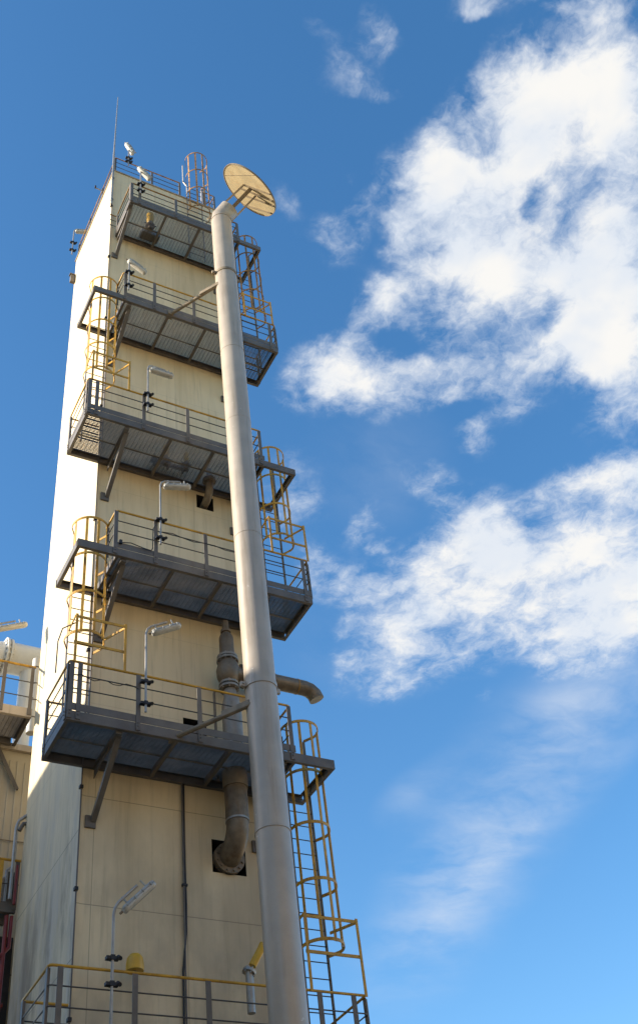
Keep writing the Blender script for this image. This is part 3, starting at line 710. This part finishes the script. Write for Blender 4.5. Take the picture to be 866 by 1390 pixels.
tc=N.new('ShaderNodeTexCoord'); sep=N.new('ShaderNodeSeparateXYZ'); L.new(tc.outputs['Generated'],sep.inputs[0])
def mth(op,a,b=None,clamp=False):
    x=N.new('ShaderNodeMath'); x.operation=op; x.use_clamp=clamp
    for i,v in enumerate((a,b)):
        if v is None: continue
        if hasattr(v,'is_linked'): L.new(v,x.inputs[i])
        else: x.inputs[i].default_value=v
    return x.outputs[0]
def mrange(v,a,b,o0=0,o1=1,sm=True):
    r=N.new('ShaderNodeMapRange'); r.interpolation_type='SMOOTHSTEP' if sm else 'LINEAR'
    for k,q in (('From Min',a),('From Max',b),('To Min',o0),('To Max',o1)): r.inputs[k].default_value=q
    L.new(v,r.inputs['Value']); return r.outputs['Result']
zc=mth('MAXIMUM',sep.outputs['Z'],.06)
cmb=N.new('ShaderNodeCombineXYZ'); L.new(mth('DIVIDE',sep.outputs['X'],zc),cmb.inputs[0]); L.new(mth('DIVIDE',sep.outputs['Y'],zc),cmb.inputs[1])
pc=cmb.outputs[0]
def fbm(vec,sc,det,rough=.6,off=0,col=False,lac=2.0):
    mp=N.new('ShaderNodeMapping'); mp.inputs['Location'].default_value=(off,off*.7,0); L.new(vec,mp.inputs['Vector'])
    n=N.new('ShaderNodeTexNoise'); n.noise_dimensions='2D'; n.inputs['Scale'].default_value=sc; n.inputs['Detail'].default_value=det; n.inputs['Roughness'].default_value=rough; n.inputs['Lacunarity'].default_value=lac
    L.new(mp.outputs['Vector'],n.inputs['Vector']); return n.outputs['Color' if col else 'Fac']
def warp(vec,sc,amt,off,det=4):
    n=fbm(vec,sc,det,.6,off,True)
    s=N.new('ShaderNodeVectorMath'); s.operation='SUBTRACT'; s.inputs[1].default_value=(.5,.5,.5); L.new(n,s.inputs[0])
    k=N.new('ShaderNodeVectorMath'); k.operation='SCALE'; k.inputs['Scale'].default_value=amt; L.new(s.outputs[0],k.inputs[0])
    a=N.new('ShaderNodeVectorMath'); a.operation='ADD'; L.new(vec,a.inputs[0]); L.new(k.outputs[0],a.inputs[1]); return a.outputs[0]
wv=warp(pc,9,.085,3.1,5)
def masses(blobs,wv):
  acc=None
  for (bx,by,sx,sy,an,wt) in blobs:
      mp=N.new('ShaderNodeMapping'); mp.vector_type='TEXTURE'; mp.inputs['Location'].default_value=(bx,by,0); mp.inputs['Rotation'].default_value=(0,0,an); mp.inputs['Scale'].default_value=(sx,sy,1)
      L.new(wv,mp.inputs['Vector'])
      ln=N.new('ShaderNodeVectorMath'); ln.operation='LENGTH'; 
      fl=N.new('ShaderNodeVectorMath'); fl.operation='MULTIPLY'; fl.inputs[1].default_value=(1,1,0); L.new(mp.outputs[0],fl.inputs[0]); L.new(fl.outputs[0],ln.inputs[0])
      r=mrange(ln.outputs['Value'],1.0,0.0,0,wt)
      acc = r if acc is None else mth('ADD',acc,r)
  return acc
acc=masses(BLOBS,wv)
ci=masses(CIRRUS,warp(pc,2,.10,6.3,2))
n1=fbm(warp(pc,14,.05,8.3,4),15,10,.66,1.7)
n2=fbm(pc,42,6,.6,5.2)
nn=mth('ADD',mth('MULTIPLY',mth('SUBTRACT',n1,.5),2.25),mth('MULTIPLY',mth('SUBTRACT',n2,.5),.35))
# noise acts only where some cloud mass is present
pres=mrange(acc,.02,.45)
dens=mth('ADD',mth('MULTIPLY',acc,1.0),mth('MULTIPLY',nn,pres))
alpha=mrange(dens,.06,1.55,0,.97)
ms_=N.new('ShaderNodeMapping'); ms_.inputs['Rotation'].default_value=(0,0,-.9); ms_.inputs['Scale'].default_value=(1.0,1.5,1); L.new(warp(pc,5,.1,2.2,3),ms_.inputs['Vector'])
cin=mrange(fbm(ms_.outputs[0],3.2,8,.6,4.4),.22,.8)
cia=mth('MULTIPLY',mth('MULTIPLY',ci,cin),.42,True)
alpha=mth('SUBTRACT',1.0,mth('MULTIPLY',mth('SUBTRACT',1.0,alpha),mth('SUBTRACT',1.0,cia)))
thick=mth('MULTIPLY',mrange(dens,.6,1.8),mrange(fbm(pc,6,4,.5,9.7),.36,.58,.25,1.0))
cc_=N.new('ShaderNodeMix'); cc_.data_type='RGBA'; L.new(thick,cc_.inputs[0]); cc_.inputs[6].default_value=(.385,.42,.47,1); cc_.inputs[7].default_value=(.505,.495,.475,1)
bgc=N.new('ShaderNodeBackground'); bgc.inputs['Strength'].default_value=1.0; L.new(cc_.outputs[2],bgc.inputs['Color'])
hs=N.new('ShaderNodeHueSaturation'); hs.inputs['Saturation'].default_value=1.3; hs.inputs['Value'].default_value=1.0
L.new(sky.outputs[0],hs.inputs['Color']); L.new(hs.outputs[0],bgs.inputs['Color'])
ms=N.new('ShaderNodeMixShader'); L.new(alpha,ms.inputs[0]); L.new(bgs.outputs[0],ms.inputs[1]); L.new(bgc.outputs[0],ms.inputs[2]); L.new(ms.outputs[0],out.inputs['Surface'])

# ------------------------------------------------------------------ sun
sl=bpy.data.lights.new('sun','SUN'); sl.energy=4.6; sl.angle=R(.5); sl.color=(1,.90,.76)
so=bpy.data.objects.new('sun',sl); C.objects.link(so); so.rotation_euler=SUN.to_track_quat('Z','Y').to_euler(); so.location=(-30,30,40)

# ------------------------------------------------------------------ camera
cam=bpy.data.cameras.new('camera'); co=bpy.data.objects.new('camera',cam); C.objects.link(co)
RM=[[0.883367,0.265547,0.386196],[-0.456309,0.675374,0.579354],[-0.106981,-0.688007,0.717775]]
m3=Matrix([[RM[i][0],-RM[i][1],-RM[i][2]] for i in range(3)])
co.matrix_world=m3.to_4x4()
cam.sensor_fit='VERTICAL'; cam.sensor_height=36; cam.lens=1509.6/1390*36; cam.shift_y=-45/1390; cam.clip_end=5000; cam.clip_start=.1
sc=bpy.context.scene; sc.camera=co
sc.view_settings.view_transform='Standard'; sc.view_settings.look='None'; sc.view_settings.gamma=1; sc.view_settings.exposure=0.97
sc.render.resolution_x=637; sc.render.resolution_y=1024
for o in bpy.data.objects:
    if '_w' in o: del o['_w']
